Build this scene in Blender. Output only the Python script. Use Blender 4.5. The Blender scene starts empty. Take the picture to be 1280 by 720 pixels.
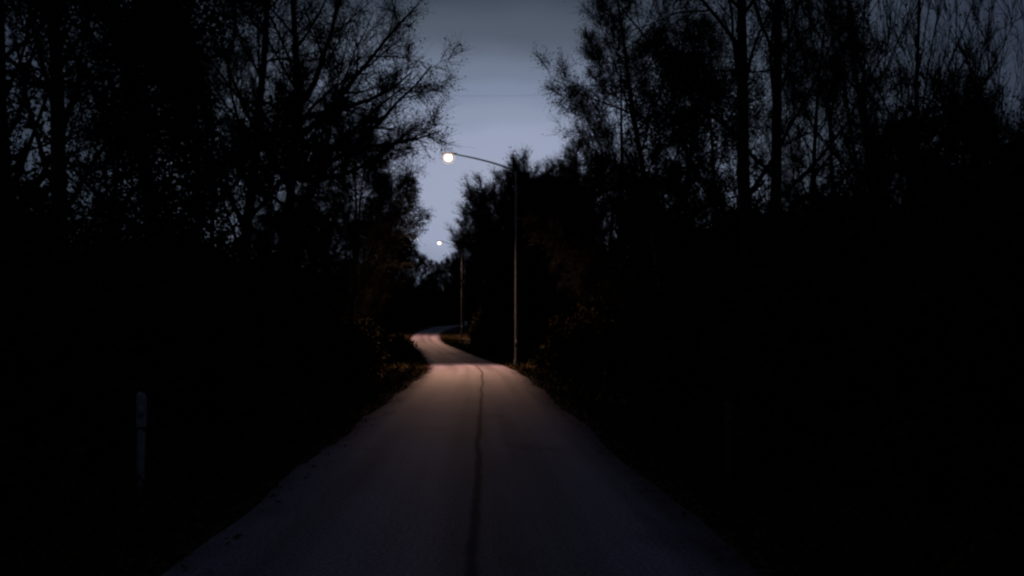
import bpy, math, random
import numpy as np
from mathutils import Vector, Matrix

R = math.radians
scene = bpy.context.scene
C = scene.collection
EYE = 1.3

# ------------------------------------------------------------------ helpers
def tag(o, label=None, cat=None, group=None, kind=None):
    if label: o['label'] = label
    if cat: o['category'] = cat
    if group: o['group'] = group
    if kind: o['kind'] = kind
    return o

def empty(name, loc, rz=0.0):
    o = bpy.data.objects.new(name, None)
    C.objects.link(o)
    o.location = loc
    o.rotation_euler = (0, 0, rz)
    o.empty_display_size = 0.3
    return o

def mesh_from(name, V, F, mats, mi=None, smooth=False):
    V = np.asarray(V, dtype=np.float32)
    me = bpy.data.meshes.new(name)
    if isinstance(F, np.ndarray):
        n, k = F.shape
        me.vertices.add(len(V)); me.vertices.foreach_set('co', V.ravel())
        me.loops.add(n * k); me.loops.foreach_set('vertex_index', F.astype(np.int32).ravel())
        me.polygons.add(n)
        me.polygons.foreach_set('loop_start', np.arange(0, n * k, k, dtype=np.int32))
        me.update(calc_edges=True)
    else:
        me.from_pydata([tuple(v) for v in V], [], F)
    for m in mats: me.materials.append(m)
    if mi is not None: me.polygons.foreach_set('material_index', np.asarray(mi, dtype=np.int32))
    if smooth: me.polygons.foreach_set('use_smooth', np.ones(len(me.polygons), dtype=bool))
    me.update()
    return me

def link(name, me, parent=None):
    o = bpy.data.objects.new(name, me)
    C.objects.link(o)
    if parent is not None: o.parent = parent
    return o

class MB:
    """collects quads (faces with 4 indices)"""
    def __init__(s): s.V = []; s.F = []; s.n = 0
    def add(s, V, F):
        V = np.asarray(V, dtype=np.float32); F = np.asarray(F, dtype=np.int32)
        s.V.append(V); s.F.append(F + s.n); s.n += len(V)
    def tube(s, pts, rad, sides, closed_end=True):
        pts = np.asarray(pts, dtype=np.float64); n = len(pts)
        tan = np.gradient(pts, axis=0)
        tan /= (np.linalg.norm(tan, axis=1, keepdims=True) + 1e-9)
        ref = np.array([1.0, 0.13, 0.07]) if abs(tan[0][0]) < 0.7 else np.array([0.1, 0.1, 1.0])
        a = np.cross(tan, ref); a /= (np.linalg.norm(a, axis=1, keepdims=True) + 1e-9)
        b = np.cross(tan, a)
        th = np.arange(sides) * (2 * math.pi / sides)
        rad = np.broadcast_to(np.asarray(rad, dtype=np.float64), (n,))
        ring = pts[:, None, :] + rad[:, None, None] * (np.cos(th)[None, :, None] * a[:, None, :] + np.sin(th)[None, :, None] * b[:, None, :])
        V = ring.reshape(-1, 3)
        i = np.arange(n - 1)[:, None] * sides; j = np.arange(sides)[None, :]; k = (j + 1) % sides
        F = np.stack([i + j, i + k, i + sides + k, i + sides + j], axis=-1).reshape(-1, 4)
        s.add(V, F)
        if closed_end and sides >= 6:
            for e in (0, (n - 1) * sides):
                c = ring[0 if e == 0 else -1].mean(axis=0)
                V2 = np.vstack([ring[0 if e == 0 else -1], c[None]])
                F2 = [[q, (q + 1) % sides, sides, sides] for q in range(0, sides)]
                # quads only: pair neighbouring triangles
                F2 = [[q, (q + 1) % sides, (q + 2) % sides, sides] for q in range(0, sides, 2)]
                s.add(V2, F2)
    def box(s, lo, hi):
        x0, y0, z0 = lo; x1, y1, z1 = hi
        V = [(x0,y0,z0),(x1,y0,z0),(x1,y1,z0),(x0,y1,z0),(x0,y0,z1),(x1,y0,z1),(x1,y1,z1),(x0,y1,z1)]
        s.add(V, [[0,3,2,1],[4,5,6,7],[0,1,5,4],[1,2,6,5],[2,3,7,6],[3,0,4,7]])
    def build(s, name, mat, parent=None, smooth=False):
        return link(name, mesh_from(name, np.vstack(s.V), np.vstack(s.F), [mat], smooth=smooth), parent)

def leaf_quads(P, size, rng, droop=0.0):
    """small pointed, slightly folded leaves at points P"""
    n = len(P)
    d = rng.normal(size=(n, 3)); d[:, 2] -= droop; d /= np.linalg.norm(d, axis=1, keepdims=True)
    u = rng.normal(size=(n, 3)); u = np.cross(d, u); u /= (np.linalg.norm(u, axis=1, keepdims=True) + 1e-9)
    s = size * rng.uniform(0.6, 1.25, size=(n, 1))
    V = np.stack([P, P + d * s * .5 + u * s * .36, P + d * s * 1.05, P + d * s * .45 - u * s * .36], axis=1).reshape(-1, 3)
    F = np.arange(4 * n).reshape(n, 4)
    return V, F

# ------------------------------------------------------------------ materials
def mat(name):
    m = bpy.data.materials.new(name); m.use_nodes = True
    nt = m.node_tree
    b = nt.nodes['Principled BSDF']
    return m, nt, b

def noise_mat(name, c1, c2, scale, rough=0.9, spec=0.2, detail=4, bump=0.0, coord='Object'):
    m, nt, b = mat(name)
    tc = nt.nodes.new('ShaderNodeTexCoord'); n = nt.nodes.new('ShaderNodeTexNoise')
    n.inputs['Scale'].default_value = scale; n.inputs['Detail'].default_value = detail
    r = nt.nodes.new('ShaderNodeValToRGB')
    r.color_ramp.elements[0].position = 0.35; r.color_ramp.elements[0].color = (*c1, 1)
    r.color_ramp.elements[1].position = 0.65; r.color_ramp.elements[1].color = (*c2, 1)
    nt.links.new(tc.outputs[coord], n.inputs['Vector']); nt.links.new(n.outputs['Fac'], r.inputs['Fac'])
    nt.links.new(r.outputs['Color'], b.inputs['Base Color'])
    b.inputs['Roughness'].default_value = rough; b.inputs['Specular IOR Level'].default_value = spec
    if bump:
        bp = nt.nodes.new('ShaderNodeBump'); bp.inputs['Strength'].default_value = bump; bp.inputs['Distance'].default_value = 0.02
        nt.links.new(n.outputs['Fac'], bp.inputs['Height']); nt.links.new(bp.outputs['Normal'], b.inputs['Normal'])
    return m

M_bark = noise_mat('bark', (.035, .03, .026), (.07, .06, .05), 14, bump=.6)
M_leaf = noise_mat('autumn_leaf', (.026, .028, .013), (.045, .036, .018), 1.3, rough=1, spec=0)
M_ivy = noise_mat('ivy_leaf', (.020, .032, .014), (.035, .045, .02), 2.0, rough=1, spec=0)
M_twig = noise_mat('twig', (.022, .020, .017), (.038, .033, .028), 8, spec=.05)
M_soil = noise_mat('forest_soil', (.018, .014, .009), (.045, .033, .02), 1.7, rough=1, spec=.05, detail=8, bump=.5)
M_grass = noise_mat('verge_grass', (.035, .038, .012), (.085, .058, .026), .8, rough=.85, spec=.1)
M_thicket = noise_mat('thicket_leaf', (.022, .026, .012), (.045, .038, .018), .9, rough=1, spec=0)
M_steel = noise_mat('galvanised_steel', (.17, .19, .24), (.24, .27, .33), 6, rough=.55, spec=.5)
M_steel.node_tree.nodes['Principled BSDF'].inputs['Metallic'].default_value = .35
M_arm = noise_mat('weathered_steel', (.05, .05, .055), (.08, .08, .085), 6, rough=.6, spec=.3)
M_rust = noise_mat('brown_painted_steel', (.14, .05, .04), (.20, .08, .06), 6, rough=.7, spec=.2)
M_plastic = noise_mat('weathered_white_plastic', (.55, .55, .55), (.78, .78, .78), 9, rough=.5, spec=.4)
M_plastic = noise_mat('dirty_white_plastic', (.30, .30, .31), (.44, .44, .45), 9, rough=.6, spec=.3)
M_dark_plastic = noise_mat('darker_plastic', (.05, .05, .05), (.09, .09, .09), 9, rough=.8, spec=.15)  # darker plastic tone for the right-hand posts
M_black = noise_mat('black_plastic', (.015, .015, .015), (.03, .03, .03), 9, rough=.6)
M_refl = noise_mat('reflector', (.25, .25, .26), (.4, .4, .42), 60, rough=.3, spec=.6)
M_cable = noise_mat('cable_rubber', (.03, .03, .03), (.05, .05, .05), 3)

def glow_mat(name, col, strength):
    m, nt, b = mat(name)
    b.inputs['Base Color'].default_value = (.8, .8, .78, 1)
    b.inputs['Emission Color'].default_value = (*col, 1)
    b.inputs['Emission Strength'].default_value = strength
    return m
M_lamp = glow_mat('lit_lamp_glass', (1.0, .84, .72), 3.5)
M_lamp_far = glow_mat('far_lit_lamp_glass', (1.0, .9, .86), 3)
M_glass_off = noise_mat('unlit_lamp_glass', (.3, .12, .1), (.4, .16, .13), 9, rough=.3, spec=.5)
M_lamp_dim = glow_mat('dim_lamp_glass', (.8, .85, 1.0), .7)

def frosted():  # translucent shell added round lit bulbs to imitate their halo
    m = bpy.data.materials.new('halo_shell_glass'); m.use_nodes = True; nt = m.node_tree; nt.nodes.clear()
    o = nt.nodes.new('ShaderNodeOutputMaterial'); mx = nt.nodes.new('ShaderNodeMixShader')
    a = nt.nodes.new('ShaderNodeBsdfTransparent'); b = nt.nodes.new('ShaderNodeBsdfTranslucent')
    b.inputs['Color'].default_value = (.9, .85, .8, 1)
    mx.inputs[0].default_value = .28
    nt.links.new(a.outputs[0], mx.inputs[1]); nt.links.new(b.outputs[0], mx.inputs[2]); nt.links.new(mx.outputs[0], o.inputs[0])
    return m
M_halo = frosted()
# asphalt: uses UV = metres across / along the road
def asphalt():
    m, nt, b = mat('worn_asphalt')
    N = nt.nodes.new; L = nt.links.new
    uv = N('ShaderNodeUVMap'); uv.uv_map = 'metres'
    sep = N('ShaderNodeSeparateXYZ'); L(uv.outputs['UV'], sep.inputs[0])
    def math_(op, a, bb=None, clamp=False):
        n = N('ShaderNodeMath'); n.operation = op; n.use_clamp = clamp
        for i, v in enumerate((a, bb)):
            if v is None: continue
            if isinstance(v, (int, float)): n.inputs[i].default_value = v
            else: L(v, n.inputs[i])
        return n.outputs[0]
    def mapr(v, a, b_, c, d, smooth=True):
        n = N('ShaderNodeMapRange'); n.interpolation_type = 'SMOOTHSTEP' if smooth else 'LINEAR'
        L(v, n.inputs[0])
        for i, q in enumerate((a, b_, c, d)): n.inputs[i + 1].default_value = q
        return n.outputs[0]
    def noise(scale, sx=1, sy=1, detail=5):
        mp = N('ShaderNodeMapping'); mp.inputs['Scale'].default_value = (sx, sy, 1)
        L(uv.outputs['UV'], mp.inputs['Vector'])
        n = N('ShaderNodeTexNoise'); n.inputs['Scale'].default_value = scale; n.inputs['Detail'].default_value = detail
        L(mp.outputs[0], n.inputs['Vector']); return n.outputs['Fac']
    fine = noise(38, detail=6); stain = noise(1.1, 1, .45, 7); blot = noise(.7, 1, .5, 6); streak = noise(1.5, 1, .02, 4)
    v = math_('MULTIPLY', mapr(streak, .3, .7, .55, 1.35), mapr(blot, .3, .7, .94, 1.05))
    v = math_('MULTIPLY', v, mapr(fine, .3, .7, .58, 1.42))
    v = math_('MULTIPLY', v, mapr(stain, .56, .68, 1, .74))
    # longitudinal seam, wandering a little
    wob = math_('MULTIPLY', math_('SUBTRACT', noise(.18, .01, 1, 2), .5), .16)
    cen = math_('ADD', math_('MULTIPLY', mapr(sep.outputs['Y'], 4, 34, 0, 1, False), .27), .05)
    dist = math_('ABSOLUTE', math_('SUBTRACT', math_('SUBTRACT', sep.outputs['X'], cen), wob))
    dist = math_('ADD', dist, math_('MULTIPLY', math_('SUBTRACT', noise(6, 1, .45, 6), .5), .045))
    seam = mapr(dist, .008, .060, .25, 1)
    seam_fade = mapr(sep.outputs['Y'], 36, 48, 0, 1)
    seam = math_('MAXIMUM', seam, seam_fade)
    soft = mapr(dist, .02, .20, .80, 1)
    v = math_('MULTIPLY', math_('MULTIPLY', v, seam), soft)
    # transverse band, darker and bluer than the rest
    yy = math_('ADD', sep.outputs['Y'], math_('MULTIPLY', noise(1.5, 1, 0.2), 1.5))
    pa = mapr(yy, 44.6, 45.4, 0, 1); pb = mapr(yy, 51.5, 53.5, 1, 0)
    cross_band = math_('MULTIPLY', pa, pb)
    # edges crumble to dirt
    ed = math_('ABSOLUTE', sep.outputs['X'])
    ed = math_('ADD', ed, math_('MULTIPLY', math_('SUBTRACT', noise(2.2), .5), .5))
    edge = mapr(ed, 1.35, 1.64, 1, .6)
    v = math_('MULTIPLY', v, edge)
    mix = N('ShaderNodeMixRGB'); mix.inputs[1].default_value = (.222, .196, .262, 1); mix.inputs[2].default_value = (.085, .085, .125, 1)
    L(cross_band, mix.inputs[0])
    sc = N('ShaderNodeVectorMath'); sc.operation = 'SCALE'; L(mix.outputs[0], sc.inputs[0]); L(v, sc.inputs['Scale'])
    L(sc.outputs[0], b.inputs['Base Color'])
    b.inputs['Roughness'].default_value = .68
    L(mapr(v, .2, 1.1, .02, .32, False), b.inputs['Specular IOR Level'])
    bp = N('ShaderNodeBump'); bp.inputs['Strength'].default_value = .5; bp.inputs['Distance'].default_value = .006
    L(fine, bp.inputs['Height']); L(bp.outputs[0], b.inputs['Normal'])
    return m
M_road = asphalt()

# ------------------------------------------------------------------ terrain and road
DS = np.array([-40, 0, 5.4, 19.8, 32.5, 42, 48, 60, 75, 95, 108, 120, 132, 147, 160, 175, 200, 260, 500.])
ZS = np.array([0, 0, 0, 0, -.03, -.10, -.10, -.08, .0, .39, .78, 1.3, 1.83, 2.48, 2.82, 2.85, 2.9, 3.2, 3.5])
XC = np.array([1.36, -.08, -.28, -.80, -1.25, -1.72, -2.35, -3.6, -5.15, -8.0, -9.35, -10.25, -10.4, -9.55, -7.6, -4.0, 4, 22, 90.])
def smooth_interp(x, xs, ys):
    x = np.asarray(x, dtype=float)
    acc = 0
    for o, w in ((-4, .1), (-2, .2), (0, .4), (2, .2), (4, .1)): acc = acc + w * np.interp(x + o, xs, ys)
    return acc
def zroad(y): return smooth_interp(y, DS, ZS)
def xroad(y): return smooth_interp(y, DS, XC)
def zground(x, y):
    x = np.asarray(x, dtype=float); y = np.asarray(y, dtype=float)
    d = np.abs(x - xroad(y)) - 1.62
    t = np.clip(d / 1.4, 0, 1)
    z = zroad(y) - .03 * (d > -.2) - .12 * np.sin(np.clip(d, 0, 2.2) / 2.2 * math.pi)
    z = z + np.clip(d - 2, 0, 30) * .02
    z = z + t * (.05 * np.sin(x * 1.3 + y * .7) + .04 * np.sin(x * .6 - y * 1.1) + .03 * np.sin(x * 2.9 + y * 2.3))
    return np.where(d < 0, zroad(y) - .035, z)

def grid_ground():
    near = np.concatenate([np.arange(-12, 12.01, .4)])
    offs = np.concatenate([[-600, -300, -160, -90, -60, -45, -36, -30, -26, -22, -19, -17, -15, -13.5], near, [13.5, 15, 17, 19, 22, 26, 30, 36, 45, 60, 90, 160, 300, 600]])
    ys = np.concatenate([[-600, -300, -100, -50, -30, -20, -12, -6], np.arange(-3, 60, .8), np.arange(60, 200, 2), np.arange(200, 300, 8), [320, 360, 400, 450, 520, 600, 800, 1200]])
    X = offs[None, :] + xroad(np.clip(ys, -40, 300))[:, None]
    Y = np.broadcast_to(ys[:, None], X.shape)
    Z = zground(X, Y)
    V = np.stack([X, Y, Z], -1).reshape(-1, 3)
    nx = len(offs); i = np.arange(len(ys) - 1)[:, None] * nx; j = np.arange(nx - 1)[None, :]
    F = np.stack([i + j, i + j + 1, i + nx + j + 1, i + nx + j], -1).reshape(-1, 4)
    return link('ground', mesh_from('ground', V, F, [M_soil], smooth=True))
tag(grid_ground(), kind='structure')

def build_road():
    ys = np.concatenate([np.arange(-30, 60, .5), np.arange(60, 200, 1.0)])
    xc = xroad(ys); zc = zroad(ys)
    dx = np.gradient(xc, ys); nrm = np.stack([1 / np.sqrt(1 + dx**2), -dx / np.sqrt(1 + dx**2)], -1)
    s = np.concatenate([[0], np.cumsum(np.hypot(np.diff(xc), np.diff(ys)))]); s += ys[0] - 0
    us = np.array([-1.66, -1.62, -1.2, -.6, 0, .6, 1.2, 1.62, 1.66])
    zoff = np.array([-.05, 0, .012, .022, .028, .022, .012, 0, -.05])
    rng = np.random.default_rng(4)
    V = []; UV = []
    for k in range(len(ys)):
        jl = .04 * math.sin(ys[k] * 1.1) + rng.normal() * .015; jr = .04 * math.sin(ys[k] * .83 + 2) + rng.normal() * .015
        for u, zo in zip(us, zoff):
            uu = u + (jl if u < -1.3 else jr if u > 1.3 else 0)
            V.append((xc[k] + nrm[k, 0] * uu, ys[k] + nrm[k, 1] * uu, zc[k] + zo)); UV.append((uu, s[k]))
    nx = len(us); i = np.arange(len(ys) - 1)[:, None] * nx; j = np.arange(nx - 1)[None, :]
    F = np.stack([i + j, i + j + 1, i + nx + j + 1, i + nx + j], -1).reshape(-1, 4)
    me = mesh_from('road', V, F, [M_road], smooth=True)
    uv = me.uv_layers.new(name='metres')
    UV = np.asarray(UV, dtype=np.float32)
    uv.data.foreach_set('uv', UV[F.ravel()].ravel())
    return link('road', me)
tag(build_road(), kind='structure')

# ------------------------------------------------------------------ verge grass (stuff)
def build_grass():
    rng = np.random.default_rng(11)
    n = 60000
    y = 2 + 118 * rng.random(n) ** 1.7
    side = rng.choice([-1, 1], n)
    off = 1.60 + np.abs(rng.normal(0, 1.1, n)) + .12 * np.sin(y * 2.1)
    x = xroad(y) + side * off
    z = zground(x, y) - .02
    h = (.05 + .22 * rng.random(n) ** 2) * np.clip((off - 1.45) / .8, .35, 1.2)
    w = .006 + .006 * rng.random(n) + y * .0003
    a = rng.random(n) * 2 * math.pi; lean = rng.normal(0, .5, (n, 2)) * h[:, None]
    bx = np.cos(a) * w; by = np.sin(a) * w
    P = np.stack([x, y, z], -1)
    v0 = P + np.stack([-bx, -by, 0 * z], -1); v1 = P + np.stack([bx, by, 0 * z], -1)
    m = P + np.stack([lean[:, 0] * .4, lean[:, 1] * .4, h * .6], -1)
    t = P + np.stack([lean[:, 0], lean[:, 1], h], -1)
    V = np.stack([v0, v1, m + (v1 - P) * .7, t], 1).reshape(-1, 3)
    F = np.arange(4 * n).reshape(n, 4)
    return link('grass', mesh_from('grass', V, F, [M_grass]))
tag(build_grass(), 'rough dark grass growing on both verges of the road', 'grass', kind='stuff')

def build_litter():
    rng = np.random.default_rng(12)
    n = 26000
    y = 3 + 100 * rng.random(n) ** 1.5
    side = rng.choice([-1, 1], n)
    off = 1.35 + np.abs(rng.normal(0, 1.6, n))
    x = xroad(y) + side * off
    z = np.where(off < 1.62, zroad(y) + .012, zground(x, y)) + .012 + .03 * rng.random(n) * (off > 1.62)
    keep = (off > 1.62) | (rng.random(n) < .12)
    P = np.stack([x, y, z], -1)[keep]; n = len(P)
    d = rng.normal(size=(n, 3)); d[:, 2] *= .25; d /= np.linalg.norm(d, axis=1, keepdims=True)
    u = np.cross(d, np.array([0, 0, 1.])) + rng.normal(size=(n, 3)) * .2; u /= np.linalg.norm(u, axis=1, keepdims=True)
    s = rng.uniform(.04, .08, (n, 1))
    V = np.stack([P - d * s * .5, P + u * s * .35, P + d * s * .5, P - u * s * .35], 1).reshape(-1, 3)
    m = noise_mat('dead_leaf', (.06, .035, .02), (.11, .065, .035), 3.0, rough=.8)
    return link('leaf_litter', mesh_from('leaf_litter', V, np.arange(4 * n).reshape(n, 4), [m]))
tag(build_litter(), 'brown fallen leaves scattered over the verges beside the road', 'fallen leaves', kind='stuff')

# ------------------------------------------------------------------ trees
def rot_from(d, ang, rng):
    d = d / (np.linalg.norm(d) + 1e-9)
    r = rng.normal(size=3); ax = np.cross(d, r); ax /= (np.linalg.norm(ax) + 1e-9)
    p = np.cross(ax, d)
    return d * math.cos(ang) + p * math.sin(ang) if rng.random() < .5 else d * math.cos(ang) - p * math.sin(ang)

class TreeSpec:
    def __init__(s, **k): s.__dict__.update(k)

def grow(seed, H, sp):
    rng = np.random.default_rng(seed)
    trunk = MB(); crown = MB(); leafP = []; TW = []
    def branch(level, p, d, L, r):
        nseg = (9, 7, 5, 4)[level]
        wob = sp.wob[level]
        pts = [np.array(p)]; dirs = [d / np.linalg.norm(d)]
        cur = dirs[0].copy()
        for k in range(nseg):
            cur = cur + rng.normal(size=3) * wob + np.array([0, 0, sp.up[level]])
            cur /= np.linalg.norm(cur)
            pts.append(pts[-1] + cur * (L / nseg)); dirs.append(cur.copy())
        pts = np.array(pts); dirs = np.array(dirs)
        tt = np.linspace(0, 1, nseg + 1)
        rad = r * (1 - tt * .82) + .0015
        if level == 0: rad[0] *= 1.5; rad[1] *= 1.08
        (trunk if level <= 1 else crown).tube(pts, rad, (10, 6, 4, 3)[level], False)
        if level >= 2:                                   # fine twigs, gathered and built in one go
            nk = sp.twigs[level - 2]
            t = (sp.tw0 + (1 - sp.tw0) * rng.random(nk)) * nseg; i = np.minimum(t.astype(int), nseg - 1); f = (t - i)[:, None]
            P = pts[i] * (1 - f) + pts[i + 1] * f
            D = dirs[i + 1] + rng.normal(size=(nk, 3)) * sp.twa; D[:, 2] += sp.twup
            D /= np.linalg.norm(D, axis=1, keepdims=True)
            TW.append((P, D, sp.twl * rng.uniform(.45, 1.25, nk) * (1.1 - .4 * t / nseg)))
        if level < 3:
            nk = sp.kids[level]
            t0, t1 = sp.range_[level]
            ph = rng.random() * 6.28
            for k in range(nk):
                t = t0 + (t1 - t0) * (k + rng.random() * .9) / nk
                q = t * nseg; i = min(int(q), nseg - 1); f = q - i
                bp = pts[i] * (1 - f) + pts[i + 1] * f
                ang = R(rng.uniform(*sp.angle[level]))
                dd = dirs[i + 1]
                if level == 0:
                    ph += 2.4 + rng.normal() * .3
                    h = np.array([math.cos(ph), math.sin(ph), 0])
                    nd = dd * math.cos(ang) + h * math.sin(ang)
                else:
                    nd = rot_from(dd, ang, rng)
                taper = sp.shape(t) if level == 0 else (1.05 - .55 * t)
                ll = L * sp.ratio[level] * taper * rng.uniform(.75, 1.2)
                if level == 0: ll = max(ll, .06 * H)
                rr = max(r * (1 - t * .82) * sp.rratio[level], sp.rmin)
                branch(level + 1, bp, nd, ll, rr)
    for (bx, by, dx, dy, hf, rf) in sp.stems:
        branch(0, (bx, by, -.15), np.array([dx, dy, 1.0]), H * hf, sp.r0 * rf)
    for (t, nd, ll) in sp.extra:                        # named long limbs
        i = sp.stems[0]
        branch(1, np.array([i[0] + i[2] * t * H, i[1] + i[3] * t * H, t * H]), np.array(nd, dtype=float), ll, sp.r0 * .5)
    P = np.vstack([q[0] for q in TW]); D = np.vstack([q[1] for q in TW]); L = np.concatenate([q[2] for q in TW])[:, None]
    n = len(P)
    bend = rng.normal(size=(n, 3)) * .16; bend[:, 2] += .05
    mid = P + D * L * .5 + bend * L * .5; end = mid + (D + bend * 1.4) * L * .5
    u = np.cross(D, rng.normal(size=(n, 3))); u /= np.linalg.norm(u, axis=1, keepdims=True) + 1e-9
    v = np.cross(D, u)
    ring = [u, -.5 * u + .87 * v, -.5 * u - .87 * v]
    r1, r2, r3 = sp.twr, sp.twr * .75, sp.twr * .4
    V = np.stack([P + q * r1 for q in ring] + [mid + q * r2 for q in ring] + [end + q * r3 for q in ring], 1).reshape(-1, 3)
    base = np.arange(n)[:, None] * 9
    F = np.concatenate([base + np.array([[o + j, o + (j + 1) % 3, o + 3 + (j + 1) % 3, o + 3 + j]]) for o in (0, 3) for j in range(3)], 0)
    crown.add(V, F)
    # leaves along the twigs
    k = sp.nleaf
    idx = rng.integers(0, n, int(n * k)); t = rng.random(len(idx))[:, None] ** .7
    LP = np.where(t < .5, P[idx] + (mid[idx] - P[idx]) * t * 2, mid[idx] + (end[idx] - mid[idx]) * (t * 2 - 1)) + rng.normal(size=(len(idx), 3)) * sp.spread
    P = LP
    if sp.ivy:
        n, rr = sp.ivy
        t = rng.random(n) ** .8 * .8 * H
        a = rng.random(n) * 2 * math.pi
        lump = .7 + .45 * np.sin(t * 1.7 + a * 2) * np.sin(t * .9 + a)
        rad = rr * np.sqrt(rng.random(n)) * lump * (1.1 - t / H)
        P = np.vstack([P, np.stack([rad * np.cos(a), rad * np.sin(a), t + .1], -1)])
    V, F = leaf_quads(P, sp.leaf, rng, .3)
    tV = np.vstack(crown.V); tF = np.vstack(crown.F)
    me = mesh_from('crown', np.vstack([tV, V]), np.vstack([tF, F + len(tV)]), [M_twig, sp.lm],
                   mi=np.concatenate([np.zeros(len(tF)), np.ones(len(F))]))
    tm = mesh_from('trunk', np.vstack(trunk.V), np.vstack(trunk.F), [M_bark], smooth=True)
    return tm, me

broad = dict(kids=(19, 8, 6), range_=((.20, 1), (.16, 1), (.15, 1)), angle=((30, 62), (25, 55), (25, 60)),
             ratio=(.34, .46, .46), rratio=(.42, .5, .5), rmin=.007, wob=(.05, .09, .13, .16), up=(.05, .07, .04, .02),
             twigs=(14, 11), tw0=.03, twa=.66, twup=.12, twl=.52, twr=.0046, nleaf=1.15, spread=.06, leaf=.058, r0=.17, ivy=None, lm=M_leaf,
             stems=[(0, 0, .02, 0, .90, 1)], shape=lambda t: .5 + .62 * math.sin(min(1, t + .1) * math.pi))
def spec(base, **k):
    d = dict(base); d.setdefault('extra', []); d.update(k); return TreeSpec(**d)
twiggy = dict(broad, kids=(24, 8, 6), twigs=(9, 7), tw0=.05, shape=lambda t: .62 + .5 * math.sin(min(1, t + .05) * math.pi), angle=((22, 50), (12, 34), (14, 38)), ratio=(.40, .46, .48), up=(.05, .10, .08, .06),
              wob=(.05, .07, .09, .1), nleaf=.8, leaf=.07, r0=.12, range_=((.10, .97), (.15, 1), (.12, 1)), twa=.3, twup=.3, twl=.5)
dense = dict(broad, kids=(24, 8, 6), range_=((.05, 1), (.12, 1), (.1, 1)), ratio=(.34, .46, .46), twigs=(10, 8), nleaf=2.6, leaf=.085, r0=.14,
             shape=lambda t: .55 + .55 * math.cos(t * 1.4))
semi = dict(broad, kids=(22, 8, 6), range_=((.10, 1), (.16, 1), (.12, 1)), nleaf=1.1, leaf=.06, r0=.13)
PROTO = {
    'semi1': (11.0, grow(21, 11.0, spec(semi))),
    'semi2': (11.0, grow(22, 11.0, spec(semi, stems=[(0, 0, .05, 0, .9, 1)]))),
    'sparse': (8.0, grow(23, 8.0, spec(twiggy, kids=(11, 5, 4), ratio=(.5, .46, .48), nleaf=.25, leaf=.05, twigs=(5, 4), r0=.09,
               stems=[(0, 0, .12, 0, .9, 1), (.1, 0, -.16, .08, .85, .8), (0, .1, .3, -.05, .8, .7)]))),
    'broad1': (13.5, grow(1, 13.5, spec(broad))),
    'broad2': (13.5, grow(2, 13.5, spec(broad, stems=[(0, 0, -.05, .03, .88, 1)]))),
    'fork': (15.0, grow(3, 15.0, spec(broad, kids=(15, 8, 6), range_=((.30, 1), (.16, 1), (.15, 1)), r0=.22, ratio=(.32, .46, .46),
             wob=(.022, .09, .13, .16), up=(.12, .07, .04, .02), stems=[(-.12, 0, -.085, .02, .88, .9), (.26, .05, .055, .03, .85, .8)]))),
    'over': (14.5, grow(5, 14.5, spec(broad, extra=[(.42, (1, 0, -.12), 3.7), (.47, (1, .1, .0), 3.1), (.36, (1, -.1, -.1), 3.2), (.44, (1, -.1, .75), 4.5), (.36, (.9, .2, .55), 4.6), (.5, (.8, -.3, .9), 4.5), (.32, (-.6, -.2, .9), 5), (.37, (.8, -.5, .4), 3.8)], kids=(18, 8, 6), ratio=(.36, .46, .46), angle=((35, 72), (25, 55), (25, 60)), stems=[(0, 0, .06, 0, .90, 1)]))),
    'ivy': (13.0, grow(6, 13.0, spec(broad, twigs=(9, 7), kids=(16, 7, 6), ratio=(.27, .48, .46), ivy=(26000, 1.5), lm=M_ivy, leaf=.1, nleaf=4.0))),
    'dense': (10.5, grow(7, 10.5, spec(dense))),
    'dense2': (10.5, grow(17, 10.5, spec(dense, kids=(26, 8, 6), ratio=(.30, .46, .46)))),
    'twig1': (10.0, grow(8, 10.0, spec(twiggy, stems=[(0, 0, .02, 0, .80, 1)]))),
    'twig2': (10.0, grow(9, 10.0, spec(twiggy, stems=[(0, 0, .1, 0, .8, 1), (.15, 0, -.12, .08, .76, .8)], kids=(14, 8, 6)))),
    'twig3': (10.0, grow(10, 10.0, spec(twiggy, nleaf=1.0, kids=(24, 8, 6), ratio=(.36, .46, .48), stems=[(0, 0, -.02, .02, .80, 1)]))),
}

def wx(px, d): return (px - 640) / 1250 * d

def tree(kind, proto, px, d, top, rz, label, group, wide=1.0, H=None):
    """px: where the trunk meets the horizon line in the picture; d: metres away; top: picture row of its top"""
    x = wx(px, d); z = float(zground(x, d))
    h0, (tm, cm) = PROTO[proto]
    if H is None: H = EYE + (418 - top) / 1250 * d - z
    s = H / h0
    e = empty(kind, (x, d, z), R(rz))
    e.scale = (s * wide, s * wide, s)
    tag(e, label, 'tree', group)
    link('trunk', tm, e); link('crown', cm, e)
    return e

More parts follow.
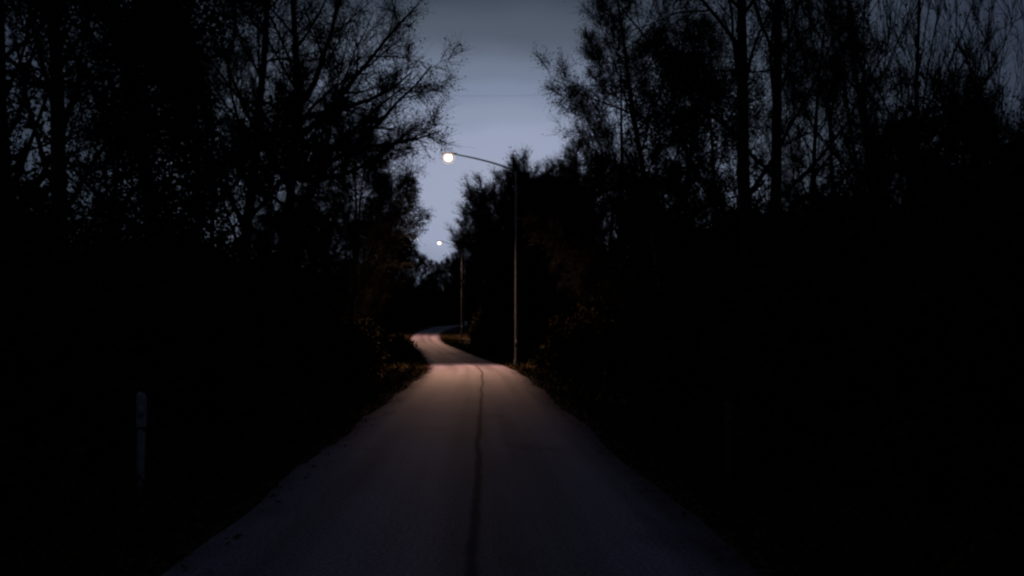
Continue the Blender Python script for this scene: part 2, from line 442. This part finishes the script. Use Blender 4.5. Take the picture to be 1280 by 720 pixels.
GL = 'trees along the left side of the road'; GR = 'trees along the right side of the road'
T = [
 # left side
 ('broadleaf_tree', 'broad1', 72, 17.5, 0, 20, 'tall tree at the far left with slanting limbs against pale sky holes', GL, 1, 14.5),
 ('broadleaf_tree', 'broad2', 8, 20, 0, 140, 'dark tree cut off by the left edge of the photo', GL, 1, 15),
 ('ivy_tree', 'ivy', 212, 20, 0, 80, 'ivy-clad tree forming a solid black column right of the sky holes', GL, 1.15, 14),
 ('broadleaf_tree', 'broad1', 128, 34, 0, 250, 'thinner tree seen through the pale gap at the left', GL, .7, 14),
 ('broadleaf_tree', 'broad2', 300, 25, 0, 300, 'tree with open fan of branches right of the ivy column', GL, 1, 15),
 ('broadleaf_tree', 'over', 356, 27, 0, 0, 'leafy tree whose long limb reaches over the road beside the near lamp', GL, 1.0, 15.5),
 ('broadleaf_tree', 'semi1', 437, 42, 118, 40, 'bushy tree hanging down below the overreaching limb on the left', GL, .9, None),
 ('broadleaf_tree', 'twig3', 395, 52, 60, 40, 'twiggy tree behind the fan of left branches', GL, 1.0, None),
 ('broadleaf_tree', 'semi2', 440, 36, 150, 240, 'leafy tree whose edge borders the sky left of the near lamp', GL, 1.0, None),
 ('broadleaf_tree', 'dense2', 471, 58, 215, 100, 'small bushy tree left of the near lamp head', GL, 1.0, None),
 ('broadleaf_tree', 'dense', 479, 76, 262, 200, 'rounded tree on the left where the road bends', GL, 1.0, None),
 ('broadleaf_tree', 'dense2', 496, 100, 290, 10, 'low dark tree left of the far lamp', GL, 1.0, None),
 ('broadleaf_tree', 'dense', 516, 135, 308, 60, 'distant tree just left of the bright sky notch', GL, 1.0, None),
 ('broadleaf_tree', 'dense2', 530, 175, 324, 130, 'small distant tree at the foot of the sky notch', GL, 1.0, None),
 ('broadleaf_tree', 'semi1', 262, 38, 20, 70, 'fine-twigged tree between the ivy column and the open fan', GL, .9, None),
 ('bare_tree', 'twig1', 330, 34, 130, 70, 'bare twiggy tree filling the gap behind the overreaching tree', GL, 1.1, None),
 ('broadleaf_tree', 'dense', 398, 50, 252, 10, 'dense low tree behind the overreaching tree', GL, 1.4, None),
 ('broadleaf_tree', 'dense2', 452, 64, 272, 50, 'dense low tree behind the bushy trees left of the near lamp', GL, 1.4, None),
 ('broadleaf_tree', 'dense2', 330, 37, 262, 120, 'dense low tree behind the open fan of branches', GL, 1.5, None),
 # end of the road
 ('broadleaf_tree', 'dense', 546, 230, 335, 220, 'farthest tree closing the view below the sky notch', 'trees at the end of the road', 1.3, None),
 ('broadleaf_tree', 'dense2', 566, 225, 324, 320, 'distant tree behind the far lamp arm', 'trees at the end of the road', 1.0, None),
 ('broadleaf_tree', 'dense', 585, 215, 300, 50, 'distant tree rising behind the far lamp pole', 'trees at the end of the road', 1.0, None),
 ('broadleaf_tree', 'dense2', 574, 192, 320, 90, 'low distant tree behind the unlit reddish lamp', 'trees at the end of the road', 1.5, None),
 ('broadleaf_tree', 'dense', 602, 165, 286, 190, 'dense distant tree behind the twiggy tree by the far lamp pole', 'trees at the end of the road', 1.3, None),
 # right side
 ('bare_tree', 'twig3', 598, 124, 262, 70, 'twiggy tree right of the far lamp pole', GR, 1.5, None),
 ('bare_tree', 'twig1', 616, 98, 225, 10, 'feathery bare tree under the near lamp arm', GR, 1.5, None),
 ('bare_tree', 'twig3', 640, 84, 200, 120, 'bare tree standing behind the top of the near lamp pole', GR, 1.5, None),
 ('bare_tree', 'twig2', 664, 70, 196, 200, 'upright twiggy tree just right of the near lamp pole', GR, 1.5, None),
 ('bare_tree', 'twig3', 692, 62, 186, 290, 'second upright twiggy tree right of the near lamp pole', GR, 1.5, None),
 ('broadleaf_tree', 'dense2', 655, 105, 262, 30, 'dense dark tree behind the near lamp pole', GR, 1.3, None),
 ('broadleaf_tree', 'dense', 705, 88, 245, 80, 'dense dark tree behind the upright twiggy trees', GR, 1.3, None),
 ('broadleaf_tree', 'semi2', 728, 50, 172, 30, 'leafy low tree below the tall crown on the right', GR, .9, None),
 ('broadleaf_tree', 'broad2', 838, 33, 0, 60, 'tall rounded tree whose crown borders the sky on the right', GR, .9, 15),
 ('broadleaf_tree', 'dense', 860, 36, 60, 120, 'dense tree between the rounded crown and the forked trunk', GR, 1.0, None),
 ('forked_tree', 'fork', 948, 21, 0, 0, 'great tree with forked twin trunks right of centre', GR, .85, 16),
 ('broadleaf_tree', 'broad1', 1005, 34, 0, 200, 'leafy tree behind the forked trunks on the right', GR, .75, 14),
 ('broadleaf_tree', 'semi1', 765, 42, 20, 10, 'fine-twigged tree behind the rounded crown on the right', GR, .9, None),
 ('broadleaf_tree', 'semi2', 905, 29, 10, 50, 'fine-twigged tree just left of the forked trunks', GR, .9, None),
 ('broadleaf_tree', 'semi1', 1062, 26, 25, 150, 'fine-twigged tree between the forked trunks and the rising stems', GR, .85, None),
 ('broadleaf_tree', 'dense2', 800, 42, 248, 10, 'dense low tree standing under the rounded crown', GR, 1.4, None),
 ('broadleaf_tree', 'dense', 690, 72, 238, 140, 'dense low tree under the upright twiggy treetops', GR, 1.4, None),
 ('broadleaf_tree', 'dense2', 925, 36, 258, 60, 'dense low tree behind the foot of the forked trunks', GR, 1.4, None),
 ('broadleaf_tree', 'dense', 1010, 31, 250, 220, 'dense low tree to the right of the forked trunks', GR, 1.4, None),
 ('bare_tree', 'twig1', 676, 76, 194, 160, 'rounded twiggy treetop between the two upright twiggy trees', GR, 1.4, None),
 ('bare_tree', 'twig3', 628, 92, 212, 250, 'rounded twiggy treetop below the middle of the near lamp arm', GR, 1.4, None),
 ('bare_tree', 'twig2', 715, 64, 180, 20, 'rounded twiggy treetop at the left foot of the tall rounded crown', GR, 1.4, None),
 ('broadleaf_tree', 'dense', 770, 62, 205, 50, 'dense low tree far behind the rounded crown', GR, 1.4, None),
 ('broadleaf_tree', 'dense2', 850, 56, 200, 250, 'dense low tree far behind, left of the forked trunks', GR, 1.4, None),
 ('bare_tree', 'sparse', 1222, 15, 15, 200, 'slender bare sapling poking up near the right edge', GR, .8, None),
 ('bare_tree', 'sparse', 1127, 14, 0, 100, 'bare tree with long rising stems near the upper right corner', GR, 1.0, 7.6),
 ('bare_tree', 'twig1', 1190, 21, 70, 30, 'twiggy tree right of the bare rising stems', GR, 1.1, None),
 ('bare_tree', 'twig3', 1258, 18, 62, 230, 'twiggy tree cut off by the right edge of the photo', GR, 1.1, None),
 ('broadleaf_tree', 'dense2', 1115, 30, 150, 0, 'low leafy tree behind the bare rising stems', GR, 1.1, None),
 ('broadleaf_tree', 'dense', 1235, 27, 150, 90, 'dark bushy tree low at the far right', GR, 1.1, None),
]
for t in T:
    tree(t[0], t[1], t[2], t[3], t[4], t[5], t[6], t[7], t[8], t[9])

# ------------------------------------------------------------------ thicket and far wood (stuff)
def thicket(name, seed, spots, leaf, per, label, mat_=M_thicket, stems=True):
    rng = np.random.default_rng(seed)
    VV = []; FF = []; MI = []; n0 = 0
    st = MB()
    for (x, y, h, r) in spots:
        z = float(zground(x, y))
        n = per
        # several leafy shoots
        k = 12
        sa = rng.random(k) * 6.28; sl = rng.random(k) * .9
        tips = np.stack([x + r * sl * np.cos(sa), y + r * sl * np.sin(sa), z + h * (1 - .45 * sl**2) * rng.uniform(.7, 1.05, k)], -1)
        base = np.stack([x + .25 * r * np.cos(sa), y + .25 * r * np.sin(sa), np.full(k, z - .1)], -1)
        pick = rng.integers(0, k, n); t = rng.random(n) ** .75
        P = base[pick] * (1 - t[:, None]) + tips[pick] * t[:, None]
        P += rng.normal(size=(n, 3)) * (np.array([.28, .28, .16]) * r * (1.25 - t[:, None]))
        P[:, 2] = np.maximum(P[:, 2], z + .03)
        V, F = leaf_quads(P, leaf, rng, .2)
        VV.append(V); FF.append(F + n0); n0 += len(V)
        if stems:
            for q in range(k):
                mid = (base[q] + tips[q]) / 2 + rng.normal(size=3) * .12 * r
                st.tube([base[q], mid, tips[q] + np.array([0, 0, .15 * h * rng.random()])], [.02, .014, .004], 3, False)
    V = np.vstack(VV); F = np.vstack(FF); mi = np.zeros(len(F))
    if stems:
        sV = np.vstack(st.V); sF = np.vstack(st.F)
        F = np.vstack([F, sF + len(V)]); V = np.vstack([V, sV]); mi = np.concatenate([mi, np.ones(len(sF))])
    o = link(name, mesh_from(name, V, F, [mat_, M_twig], mi=mi))
    return tag(o, label, 'undergrowth', kind='stuff')

def spots(side, seed):
    rng = np.random.default_rng(seed); S = []
    y = 4.0
    while y < 185:
        row = 0
        # clearance from the road; wider near the camera
        far = min(1.0, max(0.0, (y - 15) / 30))
        for off, h in ((3.6, 1.5), (5.0, 3.0), (7.5, 4.4), (10.5, 5.4 + 1.6 * far), (14.5, 6.2 + 2.6 * far), (19, 7 + 3.5 * far), (25, 8 + 4 * far)):
            if (off > 14 and y < 12) or (off > 20 and y < 22): continue
            hh = h * rng.uniform(.75, 1.15)
            if off < 4 and (y < 12): hh *= .55
            xx = float(xroad(y)) + side * (off + rng.normal() * .5 + (0.5 if side < 0 else .2))
            yy = y + rng.normal() * .8
            # keep the sight line to the far lamps open
            px = 640 + xx / yy * 1250
            if side < 0 and 52 < yy < 128: xx -= 3.2 * math.sin((yy - 52) / 76 * math.pi)
            if side > 0 and yy < 190 and 640 + (xx - hh * .5) / yy * 1250 < 588 and yy > 60:
                xx = (590 - 640) / 1250 * yy + hh * .5
            S.append((xx, yy, hh, min(2.6, hh * .42 + .5)))
        y += 1.7 + y * .028
    return S
thicket('undergrowth', 21, spots(-1, 31), .17, 1500, 'black tangled undergrowth filling the wood left of the road')
thicket('undergrowth', 22, spots(1, 32), .17, 1500, 'black tangled undergrowth filling the wood right of the road')
def far_spots():
    rng = np.random.default_rng(41); S = []
    for i in range(150):
        a = i / 150
        if a < .42: y = 20 + 200 * (a / .42); x = -26 - rng.random() * 18 - y * .12; h = 7.5 + y * .012
        elif a < .58: x = -60 + 130 * (a - .42) / .16; y = 255 + rng.random() * 30; h = 14
        else: y = 20 + 200 * (1 - (a - .58) / .42); x = 24 + rng.random() * 18 + y * .05; h = 7.5 + y * .012
        S.append((x, y, h * rng.uniform(.85, 1.1), 5.0))
    for i in range(34):
        S.append((-34 + 62 * i / 33 + rng.normal(), 212 + rng.random() * 26, 9.5 * rng.uniform(.85, 1.1), 4.5))
    for i in range(26):
        y = 60 + i * 5.5; S.append((float(xroad(y)) + 17 + rng.random() * 6, y, 8.5 + rng.random() * 2, 4.0))
    return S
thicket('distant_wood', 23, far_spots(), .5, 1500, 'far dark wood closing off both sides and the end of the road')

# ------------------------------------------------------------------ street lamps
def street_lamp(loc, rz, H, arm, armmat, glass, label, s=1.0, power=0, aim=None, cone=92, M_steel=M_steel):
    e = empty('street_lamp', loc, rz)
    tag(e, label, 'street lamp', 'street lamps along the right side of the road')
    # lamp reaches along local -X
    b = MB(); b.tube([(0, 0, -.1), (0, 0, .35)], [.11 * s, .11 * s], 14); b.build('base_sleeve', M_steel, e, True)
    p = MB(); p.tube([(0, 0, .3), (0, 0, H * .5), (.0, 0, H - .8)], [.066 * s, .054 * s, .042 * s], 14)
    pole = p.build('pole', M_steel, e, True)
    dr = MB(); dr.box((-.045, -.10 * s, .9), (.045, -.07 * s, 1.25)); dr.build('service_door', M_arm, pole)
    a = MB(); pts = []
    for k in range(15):
        t = k / 14
        pts.append((-arm * (t ** 1.1), 0, H - .8 + .8 * (.72 * t + .28 * (1 - (1 - t) ** 2.4))))
    a.tube(pts, np.linspace(.047, .032, 15) * s, 12); a.build('arm', armmat, e, True)
    # luminaire: shallow tapered housing with bowl glass
    hx = -arm; hz = H
    V = []; F = []
    rings = [(0.0, .05, .045), (-.10, .09, .07), (-.30, .15, .085), (-.55, .16, .075), (-.72, .10, .05), (-.76, .02, .02)]
    ns = 16
    for (dx, ry, rzz) in rings:
        for q in range(ns):
            th = 2 * math.pi * q / ns
            zz = math.sin(th) * rzz
            V.append((hx + dx * s, math.cos(th) * ry * s, hz + (zz if zz > 0 else zz * .35) * s + .02))
    for i in range(len(rings) - 1):
        for q in range(ns):
            F.append([i * ns + q, i * ns + (q + 1) % ns, (i + 1) * ns + (q + 1) % ns, (i + 1) * ns + q])
    hd = MB(); hd.add(V, F); head = hd.build('lamp_head', armmat, e, True)
    # round lamp glass under the housing, inside a faintly frosted shell added to imitate a glow halo
    def ball(r, nr=10):
        V = []; F = []
        for i in range(nr + 1):
            ph = -math.pi / 2 * .98 + (i / nr) * math.pi * .98
            for q in range(ns):
                th = 2 * math.pi * q / ns
                V.append((hx + (-.42 + r * math.cos(ph) * math.cos(th)) * s, r * math.cos(ph) * math.sin(th) * s, hz + (-.13 + r * .96 * math.sin(ph)) * s))
        for i in range(nr):
            for q in range(ns):
                F.append([i * ns + q, i * ns + (q + 1) % ns, (i + 1) * ns + (q + 1) % ns, (i + 1) * ns + q])
        m = MB(); m.add(V, F); return m
    ball(.20).build('lamp_glass', glass, head, True)
    if power: ball(.34, 16).build('halo_shell', M_halo, head, True)
    if power:
        ld = bpy.data.lights.new('lamp_light', 'SPOT')
        ld.energy = power; ld.color = (1.0, .54, .36); ld.spot_size = R(cone); ld.spot_blend = 1.0; ld.shadow_soft_size = .10
        lo = bpy.data.objects.new('lamp_light', ld); C.objects.link(lo)
        M = Matrix.Rotation(rz, 4, 'Z')
        wp = Vector(loc) + (M @ Vector((hx - .42 * s, 0, hz - .55 * s)))
        lo.location = wp
        dirv = (Vector(aim) - wp)
        lo.rotation_euler = dirv.to_track_quat('-Z', 'Y').to_euler()
    return e

x1 = wx(645, 46.5); z1 = float(zground(x1, 46.5))
street_lamp((x1, 46.5, z1), 0, EYE + (418 - 192) / 1250 * 46.5 - z1, 2.75, M_arm, M_lamp,
            'tall grey street lamp at the bend, nearest and brightest, arm over the road', 1.0, 8000, (-1.7, 40.8, 0))
x2 = wx(577, 112); z2 = float(zground(x2, 112))
street_lamp((x2, 112, z2), 0, EYE + (418 - 302) / 1250 * 112 - z2, 2.1, M_arm, M_lamp_far,
            'second lit street lamp, smaller and farther off above the sky notch', 1.0, 6800, (-9.4, 108, .8), 158, M_arm)
x3 = wx(580, 150); z3 = float(zground(x3, 150))
street_lamp((x3, 150, z3), 0, EYE + (418 - 332) / 1250 * 150 - z3, 1.2, M_rust, M_glass_off,
            'unlit reddish street lamp just below the second lit one', 1.2)
x4 = wx(587, 190); z4 = float(zground(x4, 190))
street_lamp((x4, 190, z4), 0, EYE + (418 - 351) / 1250 * 190 - z4, .7, M_arm, M_lamp_dim,
            'farthest street lamp, a faint pale dot before the dark trees', .9)

# ------------------------------------------------------------------ marker posts
def marker_post(px, d, h, rz, tilt, label, M_plastic=M_plastic, M_refl=M_refl):
    x = wx(px, d); z = float(zground(x, d))
    e = empty('marker_post', (x, d, z), R(rz)); e.rotation_euler = (0, R(tilt), R(rz))
    tag(e, label, 'marker post', 'roadside marker posts')
    b = MB(); b.tube([(0, 0, -.1), (0, 0, h * .34), (.0, 0, h * .62)], [.032, .034, .038], 12); b.build('stem', M_plastic, e, True)
    b = MB(); b.tube([(.01, 0, h * .60), (.005, 0, h * .645)], [.034, .034], 12); b.build('dark_band', M_black, e, True)
    # flat oval upper body, slanted top
    V = []; F = []; ns = 16
    for (zz, w) in ((h * .64, .044), (h * .70, .047), (h * .9, .047), (h * .955, .045), (h * .985, .030)):
        for q in range(ns):
            th = 2 * math.pi * q / ns
            V.append((w * math.cos(th), .55 * w * math.sin(th), zz - (.35 * (w * math.cos(th)) if zz > h * .93 else 0)))
    for i in range(4):
        for q in range(ns): F.append([i * ns + q, i * ns + (q + 1) % ns, (i + 1) * ns + (q + 1) % ns, (i + 1) * ns + q])
    c = 4 * ns
    for q in range(0, ns - 2, 2): F.append([c, c + q + 1, c + q + 2, c + q + 3] if q + 3 < ns else [c, c + q + 1, c + q + 2, c + q + 2 - 0])
    F = [f for f in F if len(set(f)) == 4]
    hd = MB(); hd.add(V, F); body = hd.build('head', M_plastic, e, True)
    r = MB(); r.box((-.022, -.031, h * .74), (.022, -.024, h * .86)); r.build('reflector', M_refl, body)
    return e
marker_post(179, 9.0, .90, 8, 0.0, 'pale roadside marker post standing alone left of the road')
marker_post(908, 9.0, .82, -10, 1.5, 'dark marker post nearest the camera right of the road', M_dark_plastic, M_dark_plastic)
marker_post(756, 21.5, .82, 0, 0, 'small distant marker post right of the road before the lamp', M_dark_plastic)

# ------------------------------------------------------------------ overhead cable
def cable(p0, p1, sag, r, label):
    pts = []
    for k in range(25):
        t = k / 24
        pts.append((p0[0] * (1 - t) + p1[0] * t, p0[1] * (1 - t) + p1[1] * t, p0[2] * (1 - t) + p1[2] * t - sag * 4 * t * (1 - t)))
    m = MB(); m.tube(pts, r, 6)
    o = m.build('overhead_cable', M_cable, None, True)
    return tag(o, label, 'cable')
dC = 36
cable((wx(380, dC), dC, EYE + (418 - 112) / 1250 * dC), (wx(800, dC), dC, EYE + (418 - 112) / 1250 * dC), .15, .0022, 'thin overhead cable crossing the sky above the near lamp')

# ------------------------------------------------------------------ world: dusk sky
w = bpy.data.worlds.new('World'); scene.world = w; w.use_nodes = True
nt = w.node_tree; nt.nodes.clear(); N = nt.nodes.new; L = nt.links.new
out = N('ShaderNodeOutputWorld'); bg = N('ShaderNodeBackground')
tc = N('ShaderNodeTexCoord')
sky = N('ShaderNodeTexSky'); sky.sky_type = 'NISHITA'; sky.sun_disc = False
SUN_EL, SUN_AZ = R(1.0), R(-2.0)
sky.sun_elevation = SUN_EL; sky.sun_rotation = SUN_AZ
sky.air_density = 1.0; sky.dust_density = 1.0
hs = N('ShaderNodeHueSaturation'); hs.inputs['Saturation'].default_value = .25; hs.inputs['Value'].default_value = 1
L(sky.outputs[0], hs.inputs['Color'])
# dusk glow above the end of the road, lens vignette in its colour falloff
g = Vector((wx(612, 1), 1, (418 - 235) / 1250)).normalized()
nrm = N('ShaderNodeVectorMath'); nrm.operation = 'NORMALIZE'; L(tc.outputs['Generated'], nrm.inputs[0])
cn = N('ShaderNodeTexNoise'); cn.inputs['Scale'].default_value = 5; cn.inputs['Detail'].default_value = 4
mp = N('ShaderNodeMapping'); mp.inputs['Scale'].default_value = (1, 1, 3.5); L(nrm.outputs[0], mp.inputs[0]); L(mp.outputs[0], cn.inputs['Vector'])
sb = N('ShaderNodeVectorMath'); sb.operation = 'SUBTRACT'; L(nrm.outputs[0], sb.inputs[0]); sb.inputs[1].default_value = g
ml = N('ShaderNodeVectorMath'); ml.operation = 'MULTIPLY'; L(sb.outputs[0], ml.inputs[0]); ml.inputs[1].default_value = (.5, 1, 1)
ac = N('ShaderNodeVectorMath'); ac.operation = 'LENGTH'; L(ml.outputs[0], ac.inputs[0])
ad = N('ShaderNodeMath'); ad.operation = 'MULTIPLY_ADD'; L(cn.outputs['Fac'], ad.inputs[0]); ad.inputs[1].default_value = .045; L(ac.outputs['Value'], ad.inputs[2])
mr = N('ShaderNodeMapRange'); L(ad.outputs[0], mr.inputs[0]); mr.inputs[1].default_value = 0.0265; mr.inputs[2].default_value = 0.0265 + .6
ramp = N('ShaderNodeValToRGB'); L(mr.outputs[0], ramp.inputs[0])
cr = ramp.color_ramp; cr.interpolation = 'EASE'
def lin(c): return tuple(((v / 255 + .055) / 1.055) ** 2.4 if v > 10 else v / 255 / 12.92 for v in c)
stops = [(0, (150, 158, 181)), (.087, (146, 155, 179)), (.12, (134, 144, 167)), (.16, (119, 131, 154)), (.19, (108, 119, 140)), (.253, (79, 88, 103)), (.31, (58, 67, 81)), (.55, (46, 53, 70)), (1, (29, 33, 44))]
cr.elements[0].position = 0; cr.elements[0].color = (*lin(stops[0][1]), 1)
cr.elements[1].position = 1; cr.elements[1].color = (*lin(stops[-1][1]), 1)
for p_, c_ in stops[1:-1]:
    el = cr.elements.new(p_); el.color = (*lin(c_), 1)
skm = N('ShaderNodeMixRGB'); skm.blend_type = 'ADD'; skm.inputs[0].default_value = .001
L(ramp.outputs[0], skm.inputs[1]); L(hs.outputs[0], skm.inputs[2])
L(skm.outputs[0], bg.inputs['Color']); bg.inputs['Strength'].default_value = 1.08
L(bg.outputs[0], out.inputs['Surface'])

sd = bpy.data.lights.new('sun', 'SUN'); sd.energy = .01; sd.angle = R(20); sd.color = (1, .93, .88)
so = bpy.data.objects.new('sun', sd); C.objects.link(so)
so.rotation_euler = Vector((math.sin(SUN_AZ) * -1 * -1, -math.cos(SUN_AZ), -math.tan(R(6)))).to_track_quat('-Z', 'Y').to_euler()

# ------------------------------------------------------------------ camera and render
cd = bpy.data.cameras.new('camera'); cam = bpy.data.objects.new('camera', cd); C.objects.link(cam)
cam.location = (0, 0, EYE); cam.rotation_euler = (R(90) + math.atan(58 / 1250), 0, 0)
cd.lens = 36 * 1250 / 1280; cd.sensor_width = 36; cd.clip_end = 3000; cd.clip_start = .05
scene.camera = cam
scene.view_settings.view_transform = 'Standard'; scene.view_settings.look = 'None'
scene.view_settings.exposure = 0; scene.view_settings.gamma = 1
scene.cycles.filter_width = 2.4
scene.cycles.use_denoising = True
scene.cycles.max_bounces = 5
scene.cycles.sample_clamp_indirect = 2
